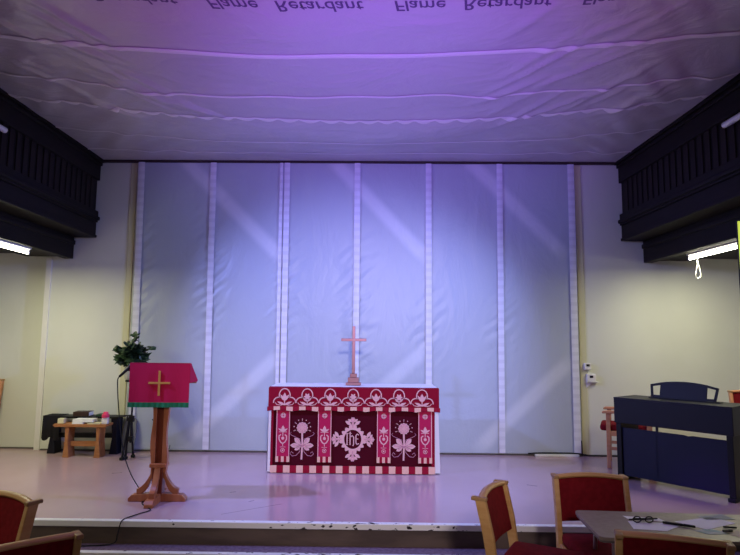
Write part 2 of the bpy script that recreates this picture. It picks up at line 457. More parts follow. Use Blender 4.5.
XL, XR = -3.63, 3.13
ceil = thing('ceiling_sheet', 'translucent grey plastic sheeting slung overhead between the galleries', 'plastic sheet', (0, 0, 0))
B().grid(230, 230, lambda u, v: (XL+(XR-XL)*u, .4+(7.385-.4)*v, ceil_z(XL+(XR-XL)*u, .4+(7.385-.4)*v)), .002).build('sheeting', M['ceil_sheet'], ceil, True)
def seam(yc, w, wave=0, per=1.0, scal=0, sper=.2, ph=0):
    def fn(u, v):
        x = XL+.03+(XR-XL-.06)*u
        y = yc + wave*noise.noise(Vector((x*per, yc*3+ph, 0)))*2 + (v-.5)*w
        if scal: y += scal*(abs(sin(pi*x/sper + 1.3*noise.noise(Vector((x*1.1, 5, 0))))) - .4)*(.25+.75*v)
        return (x, y, ceil_z(x, y) - .006 - .004*sin(pi*v))
    B().grid(260, 4, fn, .0012).build('reinforced_band', M['ceil_band'], ceil, True)
seam(4.04, .060, .012, 1.4)
seam(4.77, .035, .055, 1.7)
seam(5.30, .050, .012, .8, .075, .19)
seam(6.16, .030, .004, .6)
seam(6.93, .030, .004, .6)
seam(3.0, .05, .01, 1.1)
seam(2.2, .05, .01, 1.1)

def text_mesh(body, size, shear=.0, bold=0.0):
    cu = bpy.data.curves.new('txt', 'FONT'); cu.body = body; cu.size = size; cu.shear = shear; cu.offset = bold
    cu.extrude = 0.0; cu.resolution_u = 3
    o = bpy.data.objects.new('txt', cu); COL.objects.link(o)
    dg = bpy.context.evaluated_depsgraph_get()
    me = bpy.data.meshes.new_from_object(o.evaluated_get(dg))
    bpy.data.objects.remove(o); bpy.data.curves.remove(cu)
    return me
lt = text_mesh('Flame  Retardant', .15, .18, -.0015)
w_txt = max(v.co.x for v in lt.vertices) - min(v.co.x for v in lt.vertices)
for k in range(4):
    x0 = -2.245 + 1.165*k; off = 0
    for word in ('Flame', 'Retardant'):
        me = text_mesh(word, .155, .2, .0015)
        ww = max(v.co.x for v in me.vertices)
        for v in me.vertices:
            x = x0 + off + v.co.x*.91/w_txt; y = 3.345 + v.co.y
            v.co = (x, y, ceil_z(x, y) - .004)
        off += (ww + .115)*.91/w_txt
        me.materials.append(M['print'])
        o = bpy.data.objects.new('lettering', me); COL.objects.link(o); o.parent = ceil

# ------------------------------------------------------------------ backdrop sheet
back = thing('backdrop_sheet', 'blue-lit plastic sheeting hung as a backdrop across the end wall', 'plastic sheet', (0, 0, 0))
SX0, SX1 = -3.14, 2.555
strips = [-3.10, -2.155, -1.185, -.265, .663, 1.585, 2.51]
def back_y(x, z):
    # a shallow belly between the bands plus crinkles beside them
    y = WY - .020
    y += .012*noise.noise(Vector((x*1.1, z*.6, 2)))
    for i, sx in enumerate(strips):
        d = abs(x-sx)
        if d < .34:
            amp = (.014 if i < 4 else .006)*(1-d/.34)
            zz = max(0, 1-abs(z-2.15)/1.5) if i < 3 else max(0, 1-abs(z-1.6)/1.4)
            y += amp*zz*noise.noise(Vector((d*6, z*11 - d*8*(1 if x > sx else -1), i*5)))*1.6
    return min(y, WY-.003)
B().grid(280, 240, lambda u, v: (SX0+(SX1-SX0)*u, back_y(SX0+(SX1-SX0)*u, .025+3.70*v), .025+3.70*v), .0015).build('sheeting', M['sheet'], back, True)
def vband(x, w, lean=0.0):
    B().grid(4, 60, lambda u, v: (x + (u-.5)*w + lean*(1-v), back_y(x, .03+3.68*v) - .016 - .004*sin(pi*u), .03+3.68*v), .002).build('seam_band', M['band'], back, True)
leans = [.045, .035, .015, .006, -.006, -.018, -.015]
for i, (x, w) in enumerate(zip(strips, (.085, .078, .072, .075, .075, .075, .085))): vband(x, w, leans[i]-.0)
vband(-1.262, .042, .018)

# ------------------------------------------------------------------ altar and its cloths
AX, AY = -.245, 6.31
alt = thing('altar', 'altar under a white linen cloth that falls to the platform floor', 'altar', (AX, AY, 0))
def cloth_fn():
    b = B()
    hw = .905; d = .60
    def side(u, v):       # perimeter, falling from the top edge
        per = [(-hw, 0), (hw, 0), (hw, d), (-hw, d), (-hw, 0)]
        k = min(int(u*4), 3); f = u*4-k
        x = per[k][0] + (per[k+1][0]-per[k][0])*f; y = per[k][1] + (per[k+1][1]-per[k][1])*f
        fl = .018*v*(1 + .6*sin(u*4*9))
        nx, ny = [(0, -1), (1, 0), (0, 1), (-1, 0)][k]
        fl = fl if k else 0
        return (x + nx*fl, y+.012 + ny*fl, .895 - .885*v)
    b.grid(81, 12, side)
    b.grid(12, 6, lambda u, v: (-hw+2*hw*u, .012+d*v, .896+.002*sin(u*30)))
    return b
cloth_fn().build('white_cloth', M['linen'], alt)
B().box(-.88, .88, .03, .60, .85, .89, .005).build('table_top', M['table_wood'], alt)
for sx in (-.84, .78):
    for sy in (.05, .52): B().box(sx, sx+.06, sy, sy+.06, 0, .85, .004).build('leg', M['table_wood'], alt)

ux = lambda cx: (cx-342)*.00309
uz = lambda cz: (533-cz)*.00293
fro = thing('altar_frontal', 'deep red altar frontal embroidered with flowers and a starry cross', 'altar cloth', (AX, AY-.012, 0))
B().grid(60, 10, lambda u, v: (ux(60)+(ux(623)-ux(60))*u, .004*sin(u*22)*(1-v), .02+.70*v), .006).build('velvet', M['velvet'], fro, True)
ribs = [(ux(60), ux(68)), (ux(612), ux(623))]
for a, c in ribs: B().box(a, c, -.010, -.004, .08, .72).build('side_border', M['velvet_red'], fro)
# fringe of alternating blocks
strip('fringe', ux(60), ux(624), .008, .082, 25, -.004, fro)
def ring(b, x, z, r, w, y, n=16, th=.003, sq=1.0):
    b.ribbon([(x+r*cos(2*pi*k/n), z+r*sq*sin(2*pi*k/n)) for k in range(n)], w, th, y, True)
def disc(b, x, z, r, y, n=16, th=.003, lob=0, amp=0):
    b.blob([(x+(r+amp*cos(lob*2*pi*k/n))*cos(2*pi*k/n), z+(r+amp*cos(lob*2*pi*k/n))*sin(2*pi*k/n)) for k in range(n)], y, th)
def leaf2(b, x, z, ang, ln, wd, y, th=.003, pw=.8):
    pts = []
    for k in range(13):
        t = k/12; pts.append((t*ln, wd/2*sin(pi*t**pw)))
    for k in range(11, 0, -1):
        t = k/12; pts.append((t*ln, -wd/2*sin(pi*t**pw)))
    ca, sa = cos(ang), sin(ang)
    b.blob([(x+px*ca-pz*sa, z+px*sa+pz*ca) for px, pz in pts], y, th)
# four orphrey bands
for cx in (102, 245, 448, 590):
    x = ux(cx); hw = .073
    o = B().box(x-hw, x+hw, -.011, -.004, .175, .70).build('orphrey_band', M['pink'], fro)
    b = B()
    for sx in (-1, 1): b.ribbon([(x+sx*(hw-.006), .175), (x+sx*(hw-.006), .70)], .008, .002, -.011)
    zt = uz(328)
    for k in range(4): disc(b, x+.017*cos(pi/4+k*pi/2), zt+.017*sin(pi/4+k*pi/2), .011, -.011, 8)
    ring(b, x, zt, .026, .005, -.011, 12)
    z = uz(378)                                     # lily
    leaf2(b, x, z-.02, pi/2, .062, .034, -.011); leaf2(b, x, z-.02, pi/2+1.05, .058, .02, -.0112); leaf2(b, x, z-.02, pi/2-1.05, .058, .02, -.0114)
    b.ribbon([(x-.042, z-.026), (x+.042, z-.026)], .006, .002, -.011)
    b.ribbon([(x, z-.02), (x, z-.07)], .008, .002, -.0113)
    z = uz(408)                                     # lyre-shaped cup
    for sx in (-1, 1):
        b.ribbon([(x+sx*.020, z+.035), (x+sx*.040, z+.020), (x+sx*.040, z-.015), (x+sx*.022, z-.045), (x, z-.058)], .012, .0025, -.011)
    disc(b, x, z-.003, .016, -.0112, 10)
    b.ribbon([(x, z-.055), (x, z-.085)], .007, .002, -.011)
    z = uz(452)
    ring(b, x, z, .020, .005, -.011, 12); disc(b, x, z, .009, -.011, 8)
    b.ribbon([(x-.030, z+.035), (x+.030, z+.035)], .004, .002, -.011)
    b.build('embroidery', M['thread'], o)
    strip('fringe', x-hw, x+hw, .118, .176, 5, -.004, o)
# two tall flowers
for cx in (168, 517):
    x = ux(cx); y = -.004; b = B()
    zh = uz(372)
    disc(b, x, zh, .058, y, 36, .004, 12, .004); ring(b, x, zh, .036, .006, y-.004, 20, .002); disc(b, x, zh, .016, y-.004, 10, .003)
    for k in range(9):
        a = radians(-20 + 220*k/8)
        if k % 2 == 0: b.ribbon([(x+.072*cos(a), zh+.072*sin(a)), (x+.098*cos(a), zh+.098*sin(a))], .006, .002, y)
        disc(b, x+.088*cos(a), zh+.088*sin(a), .006, y, 8, .002)
    b.ribbon([(x, zh-.05), (x+.003, uz(430)), (x-.003, uz(484))], .018, .0032, y)
    zl = uz(436)
    for a, ln, wd in ((.05, .125, .050), (.80, .115, .050), (-.5, .09, .038)):
        leaf2(b, x, zl, a, ln, wd, y, .003, 1.5); leaf2(b, x, zl, pi-a, ln, wd, y, .003, 1.5)
    o = b.build('flower_motif', M['thread'], fro)
    b = B()
    for sx in (-1, 1):
        b = B()
        b.ribbon([(x+sx*.02, uz(412)), (x+sx*.07, uz(405)), (x+sx*.115, uz(398)), (x+sx*.13, uz(392)), (x+sx*.115, uz(388))], .004, .002, y)
        b.ribbon([(x+sx*.02, uz(455)), (x+sx*.06, uz(470)), (x+sx*.10, uz(472)), (x+sx*.125, uz(464)), (x+sx*.11, uz(456)), (x+sx*.09, uz(462))], .005, .002, y)
        b.ribbon([(x+sx*.02, uz(455)), (x+sx*.03, uz(433)), (x+sx*.02, uz(412))], .004, .0015, y)
        b.build('scroll', M['thread_dim'], o)
    b = B()
    ring(b, x, zh, .047, .004, y-.004, 24, .002)
    for k in range(8): b.ribbon([(x+.018*cos(k*pi/4), zh+.018*sin(k*pi/4)), (x+.047*cos(k*pi/4), zh+.047*sin(k*pi/4))], .004, .002, y-.004)
    b.build('petal_stitching', M['thread_dim'], o)
    for sg in (1, -1):
        b = B()
        for a, ln in ((.12, .10), (.95, .09), (-.5, .065)):
            aa = a if sg > 0 else pi-a
            b.ribbon([(x, zl), (x+ln*cos(aa), zl+ln*sin(aa))], .006, .002, y-.003)
        b.build('leaf_stitching', M['thread_dim'], o)
# centre cross with the monogram
x, z, y = ux(342), uz(411), -.004
b = B()
n = 72
pts = [(x+(.135+(.018 if (k//3) % 2 else -.010))*cos(2*pi*k/n), z+(.135+(.018 if (k//3) % 2 else -.010))*sin(2*pi*k/n)) for k in range(n)]
b.ribbon([(x+.104*cos(2*pi*k/40), z+.112*sin(2*pi*k/40)) for k in range(40)], .026, .004, y, True)
for k in range(16):
    a = 2*pi*(k+.5)/16
    leaf2(b, x+.104*cos(a), z+.110*sin(a), a, .048 if k % 4 in (0, 3) else .036, .036, y-.0005)
o = b.build('cross_motif', M['thread'], fro)
for k in range(4):
    a = k*pi/2 + pi/2; ca, sa = cos(a), sin(a)
    P = lambda f, s: (x+f*ca-s*sa, z+f*sa+s*ca)
    b = B()
    b.blob([P(*q) for q in ((.112, -.014), (.112, .014), (.15, .012), (.20, .012), (.20, -.012), (.15, -.012))], y, .0030)
    disc(b, *P(.204, 0), .024, y-.0003, 18, .0034, 6, .004)
    for sg in (-1, 1):
        leaf2(b, *P(.142, sg*.006), a+sg*1.0, .088, .034, y-.0006, .003, 1.3); leaf2(b, *P(.176, sg*.006), a+sg*.95, .056, .026, y-.0008, .003, 1.2)
    b.build('fleur_arm', M['thread'], o)
    b = B(); c_ = P(.200, 0)
    ring(b, *c_, .017, .005, y-.0037, 12, .0015)
    b.ribbon([P(.12, 0), P(.18, 0)], .007, .0015, y-.0037)
    b.build('fleur_stitching', M['thread_dim'], o)
b = B(); lw = .011
def stroke(pts, w=lw): b.ribbon([(x+px, z+pz) for px, pz in pts], w, .003, y)
stroke([(-.060, .055), (-.060, -.052)]); stroke([(-.070, .055), (-.050, .060)], .009); stroke([(-.070, -.052), (-.050, -.056)], .009)   # I
stroke([(-.028, .078), (-.028, -.060)]); stroke([(-.028, .022), (-.005, .038), (.010, .022), (.010, -.052), (.002, -.068)])             # h
stroke([(-.044, .062), (-.012, .062)], .007)
stroke([(.064, .045), (.046, .056), (.034, .040), (.034, -.036), (.046, -.052), (.066, -.042)]); stroke([(.034, .004), (.060, .004)], .008)
b.build('monogram', M['thread'], o)

# frontlet lying over the top edge of the altar
frl = thing('altar_frontlet', 'red frontlet with seven embroidered arches along the altar top edge', 'altar cloth', (AX, AY-.03, 0))
b = B()
b.grid(60, 6, lambda u, v: (ux(50)+(ux(638)-ux(50))*u, -.003*sin(u*25)*(1-v), .665+.228*v), .005)
b.grid(30, 3, lambda u, v: (ux(50)+(ux(638)-ux(50))*u, .075*v, .893+.006*v), .004)
b.build('velvet', M['velvet_red'], frl, True)
strip('fringe', ux(47), ux(641), .646, .692, 27, -.006, frl, .012, 1, .014)
for i, cx in enumerate((106, 184, 263, 342, 421, 500, 579)):
    x = ux(cx); z0 = .700; b = B(); y = -.009
    pts = []
    for k in range(7):
        a = radians(188 - 120*k/6); pts.append((x-.062+.056*cos(a), z0+.040+.052*sin(a)))
    for k in range(11):
        a = radians(205 - 230*k/10); pts.append((x+.058*cos(a), z0+.115+.068*sin(a)))
    for k in range(7):
        a = radians(112 - 120*k/6); pts.append((x+.062+.056*cos(a), z0+.040+.052*sin(a)))
    b.ribbon(pts, .0115, .003, y)
    o = b.build('arch_motif', M['thread'], frl)
    b = B()
    if i % 2 == 0:                                     # lily heads
        leaf2(b, x, z0+.055, pi/2, .085, .042, y); leaf2(b, x, z0+.055, pi/2+.62, .082, .026, y-.0003); leaf2(b, x, z0+.055, pi/2-.62, .082, .026, y-.0005)
    else:                                              # round flower
        disc(b, x, z0+.10, .030, y, 24, .003, 6, .008)
        leaf2(b, x, z0+.05, pi/2+.9, .06, .022, y); leaf2(b, x, z0+.05, pi/2-.9, .06, .022, y)
    b.ribbon([(x, z0+.06), (x, z0+.008)], .010, .003, y)
    for sx in (-1, 1):
        leaf2(b, x, z0+.012, pi/2-sx*1.15, .085, .026, y-.0004)
        b.ribbon([(x, z0+.02), (x+sx*.04, z0+.008), (x+sx*.085, z0+.016), (x+sx*.10, z0+.036)], .007, .002, y)
    b.build('embroidery', M['thread'], o)

cr = thing('altar_cross', 'brass cross on a stepped foot standing on the altar', 'cross', (AX-.013, 6.62, .900))
b = B().box(-.085, .085, -.055, .055, 0, .030, .004); b.box(-.062, .062, -.042, .042, .030, .085, .004); b.box(-.038, .038, -.032, .032, .085, .128, .004)
b.build('foot', M['brass'], cr)
B().box(-.017, .017, -.010, .010, .128, .66, .003).build('upright', M['brass'], cr)
B().box(-.143, .143, -.011, .011, .490, .522, .003).build('crossbar', M['brass'], cr)

# ------------------------------------------------------------------ lectern
lec = thing('lectern', 'reddish wooden lectern on a crossed bracket foot', 'lectern', (-1.893, 5.20, 0), radians(2.5))
def wav(x, amp, ph): return [(x + amp*sin(ph + k*.62), .24 + .62*k/14) for k in range(15)]
for s in (-1, 1):
    outer = wav(s*.068, .008, 0 if s > 0 else 1.2); inner = [(s*.030, z) for _, z in outer]
    pts = outer + inner[::-1] if s < 0 else inner + outer[::-1]
    B().prism(pts, .05, Matrix.Translation((0, -.012, 0)), .004).build('post_board', M['lectern_wood'], lec)
B().box(-.034, .034, .0, .045, .10, .92, .003).build('post_core', M['lectern_dark'], lec)
B().box(-.07, .07, -.055, .06, .288, .322, .006).build('collar', M['lectern_wood'], lec)
bez = []
for k in range(13):
    t = k/12; bez.append((.045 + .133*t**1.0*(.45+.55*t), .305 - .200*(1-(1-t)**1.45)))
low = [(.178, .055), (.130, .055)] + [(.130 - .070*(k/8)**.8, .070 + .11*(k/8)**1.5) for k in range(0, 9)] + [(.045, .20)]
bracket = [(.045, .30)] + bez[1:] + low
for a in (0, 90, 180, 270):
    mt = Matrix.Rotation(radians(a), 4, 'Z')
    B().prism(bracket, .05, mt, .004).build('bracket', M['lectern_wood'], lec)
    B().prism([(.02, .0), (.245, .0), (.245, .028), (.215, .058), (.02, .07)], .075, mt, .005).build('foot', M['lectern_wood'], lec)
B().box(-.045, .045, -.045, .045, .055, .29, .004).build('base_block', M['lectern_dark'], lec)
# book desk: wedge sloping away from the hall
B().prism([(-.055, 1.13), (-.055, 1.172), (-.03, 1.172), (.185, 1.022), (.19, 1.005), (.17, .995), (-.02, 1.12)], .50,
          Matrix.Rotation(radians(90), 4, 'Z'), .004).build('book_desk', M['lectern_wood'], lec)

lc = thing('lectern_fall', 'red cloth with a gold cross hanging over the front of the lectern', 'cloth', (-1.893-.004, 5.20-.075, 0), radians(2.5))
b = B()
hw = .258
b.grid(20, 12, lambda u, v: (-hw-.004*(1-v)+(2*hw+.006*(1-v))*u, .004*sin(u*17)*(1-v), .842+(1.183-.842)*v), .005)
b.grid(12, 10, lambda u, v: (-hw+2*hw*u, .02*min(v*10, 1) + v*.245, 1.189-max(v-.08, 0)*.176), .004)
for s in (-1, 1):
    b.prism([(0, 1.186), (.025, 1.186), (.262, 1.028), (.262, 1.012), (.01, 1.015), (0, 1.02)], .005,
            Matrix.Translation((s*(hw+.002), 0, 0)) @ Matrix.Rotation(radians(90), 4, 'Z'))
b.build('cloth', M['crimson'], lc, False)
b = B().box(-.009, .009, -.0105, -.0035, .905, 1.120, .001); b.box(-.094, .094, -.011, -.0035, 1.006, 1.023, .001)
b.build('gold_cross', M['gold'], lc)
B().grid(60, 3, lambda u, v: (-hw-.008+(2*hw+.012)*u, .004*sin(u*17)-.003-.002*sin(u*300), .805+.042*v), .005).build('green_fringe', M['green'], lc)

mic = thing('microphone', 'black microphone in a clip at the left side of the lectern', 'microphone', (-2.185, 5.33, 1.095))
d = Vector((-.115, -.02, -.115)).normalized()
c0 = Vector((-.030, 0, .078))
b = B(); rot = d.to_track_quat('Z', 'Y').to_matrix().to_4x4()
b.lathe([(.004, 0), (.016, .006), (.023, .025), (.023, .042), (.017, .052)], c0, 14, rot); b.build('head', M['rubber'], mic, True)
b = B().lathe([(.015, .052), (.014, .10), (.011, .165), (.008, .172)], c0, 14, rot); b.build('handle', M['black'], mic, True)
b = B().tube([c0+d*.085, Vector((-.035, 0, .01)), Vector((.0, 0, -.02)), Vector((.035, .0, -.03))], .008, 8); b.box(.03, .045, -.02, .02, -.05, -.01)
b.build('clip', M['black'], mic)
tail = Vector((-2.185, 5.33, 1.095)) + c0 + d*.172
path = [tail, tail+Vector((-.012, 0, -.03)), (-2.352, 5.33, .93), (-2.338, 5.33, .80), (-2.306, 5.33, .577), (-2.274, 5.33, .401), (-2.24, 5.33, .30), (-2.19, 5.33, .19),
        (-2.132, 5.33, .10), (-2.074, 5.33, .025), (-2.02, 5.30, .007), (-1.99, 5.10, .006), (-1.90, 4.985, .006),
        (-1.84, 4.90, .006), (-1.885, 4.81, .006), (-1.93, 4.70, .008), (-1.945, 4.64, .010), (-1.953, 4.603, -.01), (-1.97, 4.60, -.09), (-2.0, 4.59, -.155), (-2.2, 4.56, -.163), (-2.5, 4.55, -.164)]
tag(B().tube(smooth_path(path, 8), .0045, 7).build('microphone_cable', M['rubber'], None, True), 'thin black cable trailing from the microphone over the platform edge', 'cable')

# ------------------------------------------------------------------ flowers on a tripod stand
st = thing('tripod_stand', 'slim black tripod stand behind the left side of the lectern', 'stand', (-2.862, 6.90, 0))
B().tube([(0, 0, .90), (0, 0, .19)], .011, 10).build('pole', M['black'], st, True)
b = B(); b.box(-.03, .03, -.022, .022, .43, .50, .006); b.box(-.05, -.02, -.02, .02, .44, .48, .004); b.build('clamp', M['black'], st)
b = B(); b.box(-.03, .03, -.022, .022, .205, .265, .006); b.build('clamp', M['black'], st)
for a, rr in ((214, .085), (95, .12), (168, .055)):
    q = Vector((cos(radians(a))*rr, sin(radians(a))*rr, .016))
    f = B().tube([(-.025*abs(cos(radians(a))), 0, .47), q], .013, 8).build('leg', M['black'], st, True)
    B().box(q.x-.022, q.x+.022, q.y-.022, q.y+.022, 0, .035, .008).build('rubber_foot', M['rubber'], f)
B().lathe([(.09, .895), (.092, .90), (.092, .91), (.088, .915)], (0, 0, 0), 20).build('tray', M['black'], st, True)
va = B().lathe([(.048, 0), (.058, .01), (.072, .07), (.070, .12), (.050, .17), (.046, .20), (.054, .215), (.046, .215), (.040, .20)], (0, 0, 0), 24).build('vase', M['glass_vase'], None, True, (-2.905, 6.90, .915))
tag(va, 'pale vase half hidden behind the left edge of the red lectern cloth', 'vase')
pl = thing('foliage_arrangement', 'bushy dark green foliage standing in the vase behind the lectern', 'plant', (-2.895, 6.90, 1.07))
lv, stm = B(), B()
rnd = random.Random(11)
def leaf3(b, p, dirv, up, ln, wd):
    d = dirv.normalized(); s = d.cross(up)
    if s.length < 1e-3: s = Vector((1, 0, 0))
    s.normalize(); n = s.cross(d)
    t = b.bm; vs = []
    prof = [(0, .0), (.25, .75), (.5, 1), (.75, .7), (1, 0)]
    mid = [t.verts.new(p + d*ln*u + n*(.10*ln*sin(pi*u) - .16*ln*u*u)) for u, _ in prof]
    for sg in (-1, 1):
        ed = [t.verts.new(p + d*ln*u + s*sg*wd/2*w_ + n*(-.16*ln*u*u)) for u, w_ in prof[1:4]]
        t.faces.new((mid[0], ed[0], mid[1])); t.faces.new((mid[1], ed[0], ed[1], mid[2])); t.faces.new((mid[2], ed[1], ed[2], mid[3])); t.faces.new((mid[3], ed[2], mid[4]))
for k in range(34):
    a = rnd.uniform(0, 2*pi); el = rnd.uniform(-.05, 1.3)
    ln = rnd.uniform(.11, .19)
    if k == 0: a, el, ln = -.05, .62, .28
    if k == 1: a, el, ln = 1.6, 1.35, .29
    if k == 2: a, el, ln = 3.2, .6, .21
    dv = Vector((cos(a)*cos(el), sin(a)*cos(el)*.75, sin(el)*1.05))
    pts = [Vector((0, 0, -.12)), Vector((dv.x*.03, dv.y*.03, .03)), dv*ln*.6 + Vector((0, 0, .06)), dv*ln + Vector((0, 0, .06))]
    pth = smooth_path(pts, 4); stm.tube(pth, .004, 5)
    for i, p in enumerate(pth[4:]):
        for j in range(3 if k else (1 if i < 6 else 2)):
            ra = Vector((rnd.uniform(-1, 1), rnd.uniform(-1, 1), rnd.uniform(-.6, .8)))
            leaf3(lv, p, dv*.5 + ra, Vector((0, -.5, 1)), rnd.uniform(.06, .10), rnd.uniform(.045, .07))
lv.build('leaves', M['leaf'], pl, False); stm.build('stems', M['stem'], pl)

# ------------------------------------------------------------------ furniture in the left corner of the platform
be = thing('black_bench', 'long low black bench with a black cloth over one end, against the wall', 'bench', (-3.60, 7.27, 0))
b = B().box(-.44, .46, -.10, .10, .425, .45, .006); b.prism([(.46, .43), (.52, .443), (.52, .45), (.46, .452)], .16)
b.build('top', M['black'], be)
for x in (-.36, .40):
    B().prism([(x-.035, .425), (x+.045, .425), (x+.04, .2), (x+.06, .0), (x-.04, .0), (x-.012, .2)], .16, None, .004).build('leg', M['navy'], be)
B().box(-.36, .40, -.03, .03, .185, .24, .004).build('stretcher', M['black'], be)
b = B()
def drape(u, v):
    return (-.455+.205*u, -.108-.010*sin(u*17)*v-.006*v, .456-(.275+.022*sin(u*9))*v)
b.grid(24, 10, drape, .004); b.grid(10, 5, lambda u, v: (-.455+.205*u, -.108+.21*v, .456), .004)
b.grid(5, 8, lambda u, v: (-.456-.006*v, -.108+.21*u, .456-.27*v), .004)
b.build('draped_cloth', M['black_fab'], be, True)
bag = thing('padded_bag', 'grey round-topped fabric bag leaning on the wall beside the black bench', 'bag', (-3.058, 7.295, 0))
arc = [(-.075, 0), (.075, 0), (.085, .25), (.075, .36)] + [(.035+.045*cos(radians(a)), .36+.06*sin(radians(a))) for a in range(15, 91, 25)] + [(-.02, .42), (-.06, .395), (-.08, .30)]
tl = Matrix.Rotation(radians(-9), 4, 'X')
B().prism(arc, .05, tl, .012).build('body', M['grey_fab'], bag, True)
B().tube(smooth_path([(-.03, .02, .40), (-.02, .015, .445), (.02, .015, .45), (.04, .02, .41)], 6), .006, 7).build('handle', M['black'], bag, True)
tb = thing('trestle_table', 'small low wooden table with slab ends in front of the black bench', 'table', (-3.48, 7.045, 0))
B().prism([(-.315, .353), (.285, .353), (.30, .368), (.30, .388), (-.325, .388), (-.338, .370)], .19, None, .005).build('top', M['table_wood'], tb)
for x in (-.175, .195):
    B().prism([(x-.022, .353), (x+.028, .353), (x+.019, .2), (x+.036, .03), (x+.04, 0), (x-.036, 0), (x-.032, .03), (x-.017, .2)], .15, None, .004).build('leg', M['table_wood'], tb)
b = B().box(-.21, .225, -.018, .018, .12, .18, .004); b.box(-.235, -.205, -.012, .012, .135, .165, .003); b.build('stretcher', M['table_wood'], tb)
tag(B().box(-.037, .037, -.03, .03, 0, .06, .004).build('small_box', M['paper_cream'], None, False, (-3.735, 7.0, .389)), 'small cream box at one end of the low wooden table', 'box')
def book(name, loc, sx, sy, h, m, label, rz=0):
    t = thing(name, label, 'book', loc, rz)
    B().box(-sx/2+.004, sx/2-.003, -sy/2+.003, sy/2-.003, .003, h-.003).build('pages', M['paper'], t)
    b = B().box(-sx/2, sx/2, -sy/2, sy/2, h-.003, h, .001); b.box(-sx/2, sx/2, -sy/2, sy/2, 0, .003, .001); b.box(-sx/2, sx/2, -sy/2, -sy/2+.003, 0, h)
    b.build('cover', m, t)
    return t
book('book', (-3.525, 7.02, .389), .13, .13, .020, M['paper'], 'thin white booklet lying under the thicker white book')
book('book', (-3.47, 7.03, .409), .235, .13, .034, M['paper'], 'thick white book lying on top of the booklets on the low table')
book('book', (-3.34, 7.01, .389), .14, .11, .012, M['paper_cream'], 'cream booklet beside the pink-lidded bottle on the low table')
bt = thing('bottle', 'white bottle with a bright pink lid on the low table', 'bottle', (-3.215, 7.0, .389))
B().box(-.036, .036, -.028, .028, 0, .075, .006).build('body', M['plastic_white'], bt)
B().lathe([(.040, .075), (.042, .08), (.042, .112), (.030, .118), (.028, .134), (.022, .140)], (0, 0, 0), 18).build('lid', M['pink_lid'], bt, True)
book('book', (-3.61, 7.26, .451), .19, .15, .05, M['book_dark'], 'thick dark brown book lying on the black bench', .05)
book('book', (-3.38, 7.26, .451), .09, .12, .022, M['book_green'], 'small dark green book lying on the black bench')

# ------------------------------------------------------------------ wall boxes, trunking
for (x, z, w, h, lab) in ((2.650, 1.100, .085, .085, 'upper small white control box on the wall'),
                          (2.690, .960, .115, .095, 'lower, wider white control box on the wall with a bracket')):
    t = thing('control_box', lab, 'control box', (x, WY, z), 0, 'wall control boxes')
    B().box(-w/2, w/2, -.05, -.001, -h/2, h/2, .008).build('case', M['plastic_white'], t)
    B().box(-.022, .02, -.053, -.048, .0, .028, .002).build('display', M['black'], t)
    if h > .09:
        B().prism([(-.055, -.048), (.05, -.048), (-.05, -.125)], .012, Matrix.Translation((-.005, -.01, 0))).build('bracket', M['plastic_white'], t)
        B().box(-.06, .085, -.055, -.001, -.056, -.047, .002).build('shelf', M['plastic_white'], t)
tag(B().box(1.96, 2.50, WY-.085, WY-.04, .001, .026, .004).build('cable_trunking', M['plastic_white']), 'white cable trunking on the platform floor at the foot of the backdrop', 'trunking')
tag(B().tube(smooth_path([(1.88, WY-.048, .03), (2.0, WY-.046, .038), (2.2, WY-.046, .040), (2.46, WY-.046, .038), (2.65, WY-.04, .012), (2.8, WY-.04, .009), (3.2, WY-.04, .009), (4.2, WY-.04, .009)], 8), .008, 7).build('floor_cable', M['rubber'], None, True), 'black cable along the foot of the end wall towards the piano', 'cable')
tag(B().tube([(2.55, WY-.035, .012), (2.548, WY-.032, .10), (2.545, WY-.032, .19)], .010, 8).build('cable_stub', M['rubber'], None, True), 'short upright black cable end by the right edge of the backdrop', 'cable')
tag(B().tube(smooth_path([(-2.80, WY-.045, .40), (-2.74, WY-.05, .30), (-2.67, WY-.06, .13), (-2.61, WY-.08, .03), (-2.56, WY-.08, .045), (-2.55, WY-.08, .09)], 6), .0045, 6).build('hanging_cable', M['rubber'], None, True), 'thin dark cable hanging on the backdrop right of the tripod stand', 'cable')

# ------------------------------------------------------------------ piano
ang = atan2(5.38-6.21, 3.17-2.50)
pi_ = thing('digital_piano', 'navy-black upright digital piano seen from behind on the platform', 'piano', (2.50, 6.20, 0), ang)
LN = 1.10; DP = .42
B().box(-.012, LN+.012, -.012, DP, .575, .822, .006).build('case', M['navy'], pi_)
B().box(-.012, LN+.012, -.016, DP, .818, .835, .005).build('lid', M['navy'], pi_)
for x in (0, LN-.055): 
    B().box(x, x+.055, 0, DP-.06, .03, .575, .004).build('side_panel', M['black'], pi_)
    B().box(x-.005, x+.06, -.03, DP+.05, 0, .035, .006).build('foot', M['black'], pi_)
b = B().prism([(.055, .05), (LN-.055, .05), (LN-.055, .528), (.74, .528), (.70, .520), (.66, .528), (.055, .528)], .02, Matrix.Translation((0, .03, 0)))
b.build('back_panel', M['navy_panel'], pi_)
B().box(.40, .414, .02, .05, .05, .575).build('divider', M['navy_panel'], pi_)
k1 = B(); k2 = B()
for k in range(52):
    x = .06 + k*(LN-.12)/52
    k1.box(x, x+.0178, DP-.005, DP+.13, .675, .690, .001)
    if k % 7 in (0, 1, 3, 4, 5): k2.box(x+.013, x+.024, DP-.005, DP+.08, .688, .702, .001)
kb = B().box(-.012, LN+.012, DP, DP+.145, .60, .674, .005).build('key_bed', M['navy'], pi_)
k1.build('white_keys', M['key_white'], kb); k2.build('black_keys', M['black'], kb)
b = B(); 
for k in range(3): b.box(LN/2-.09+k*.08, LN/2-.06+k*.08, DP-.10, DP+.02, .06, .075, .004)
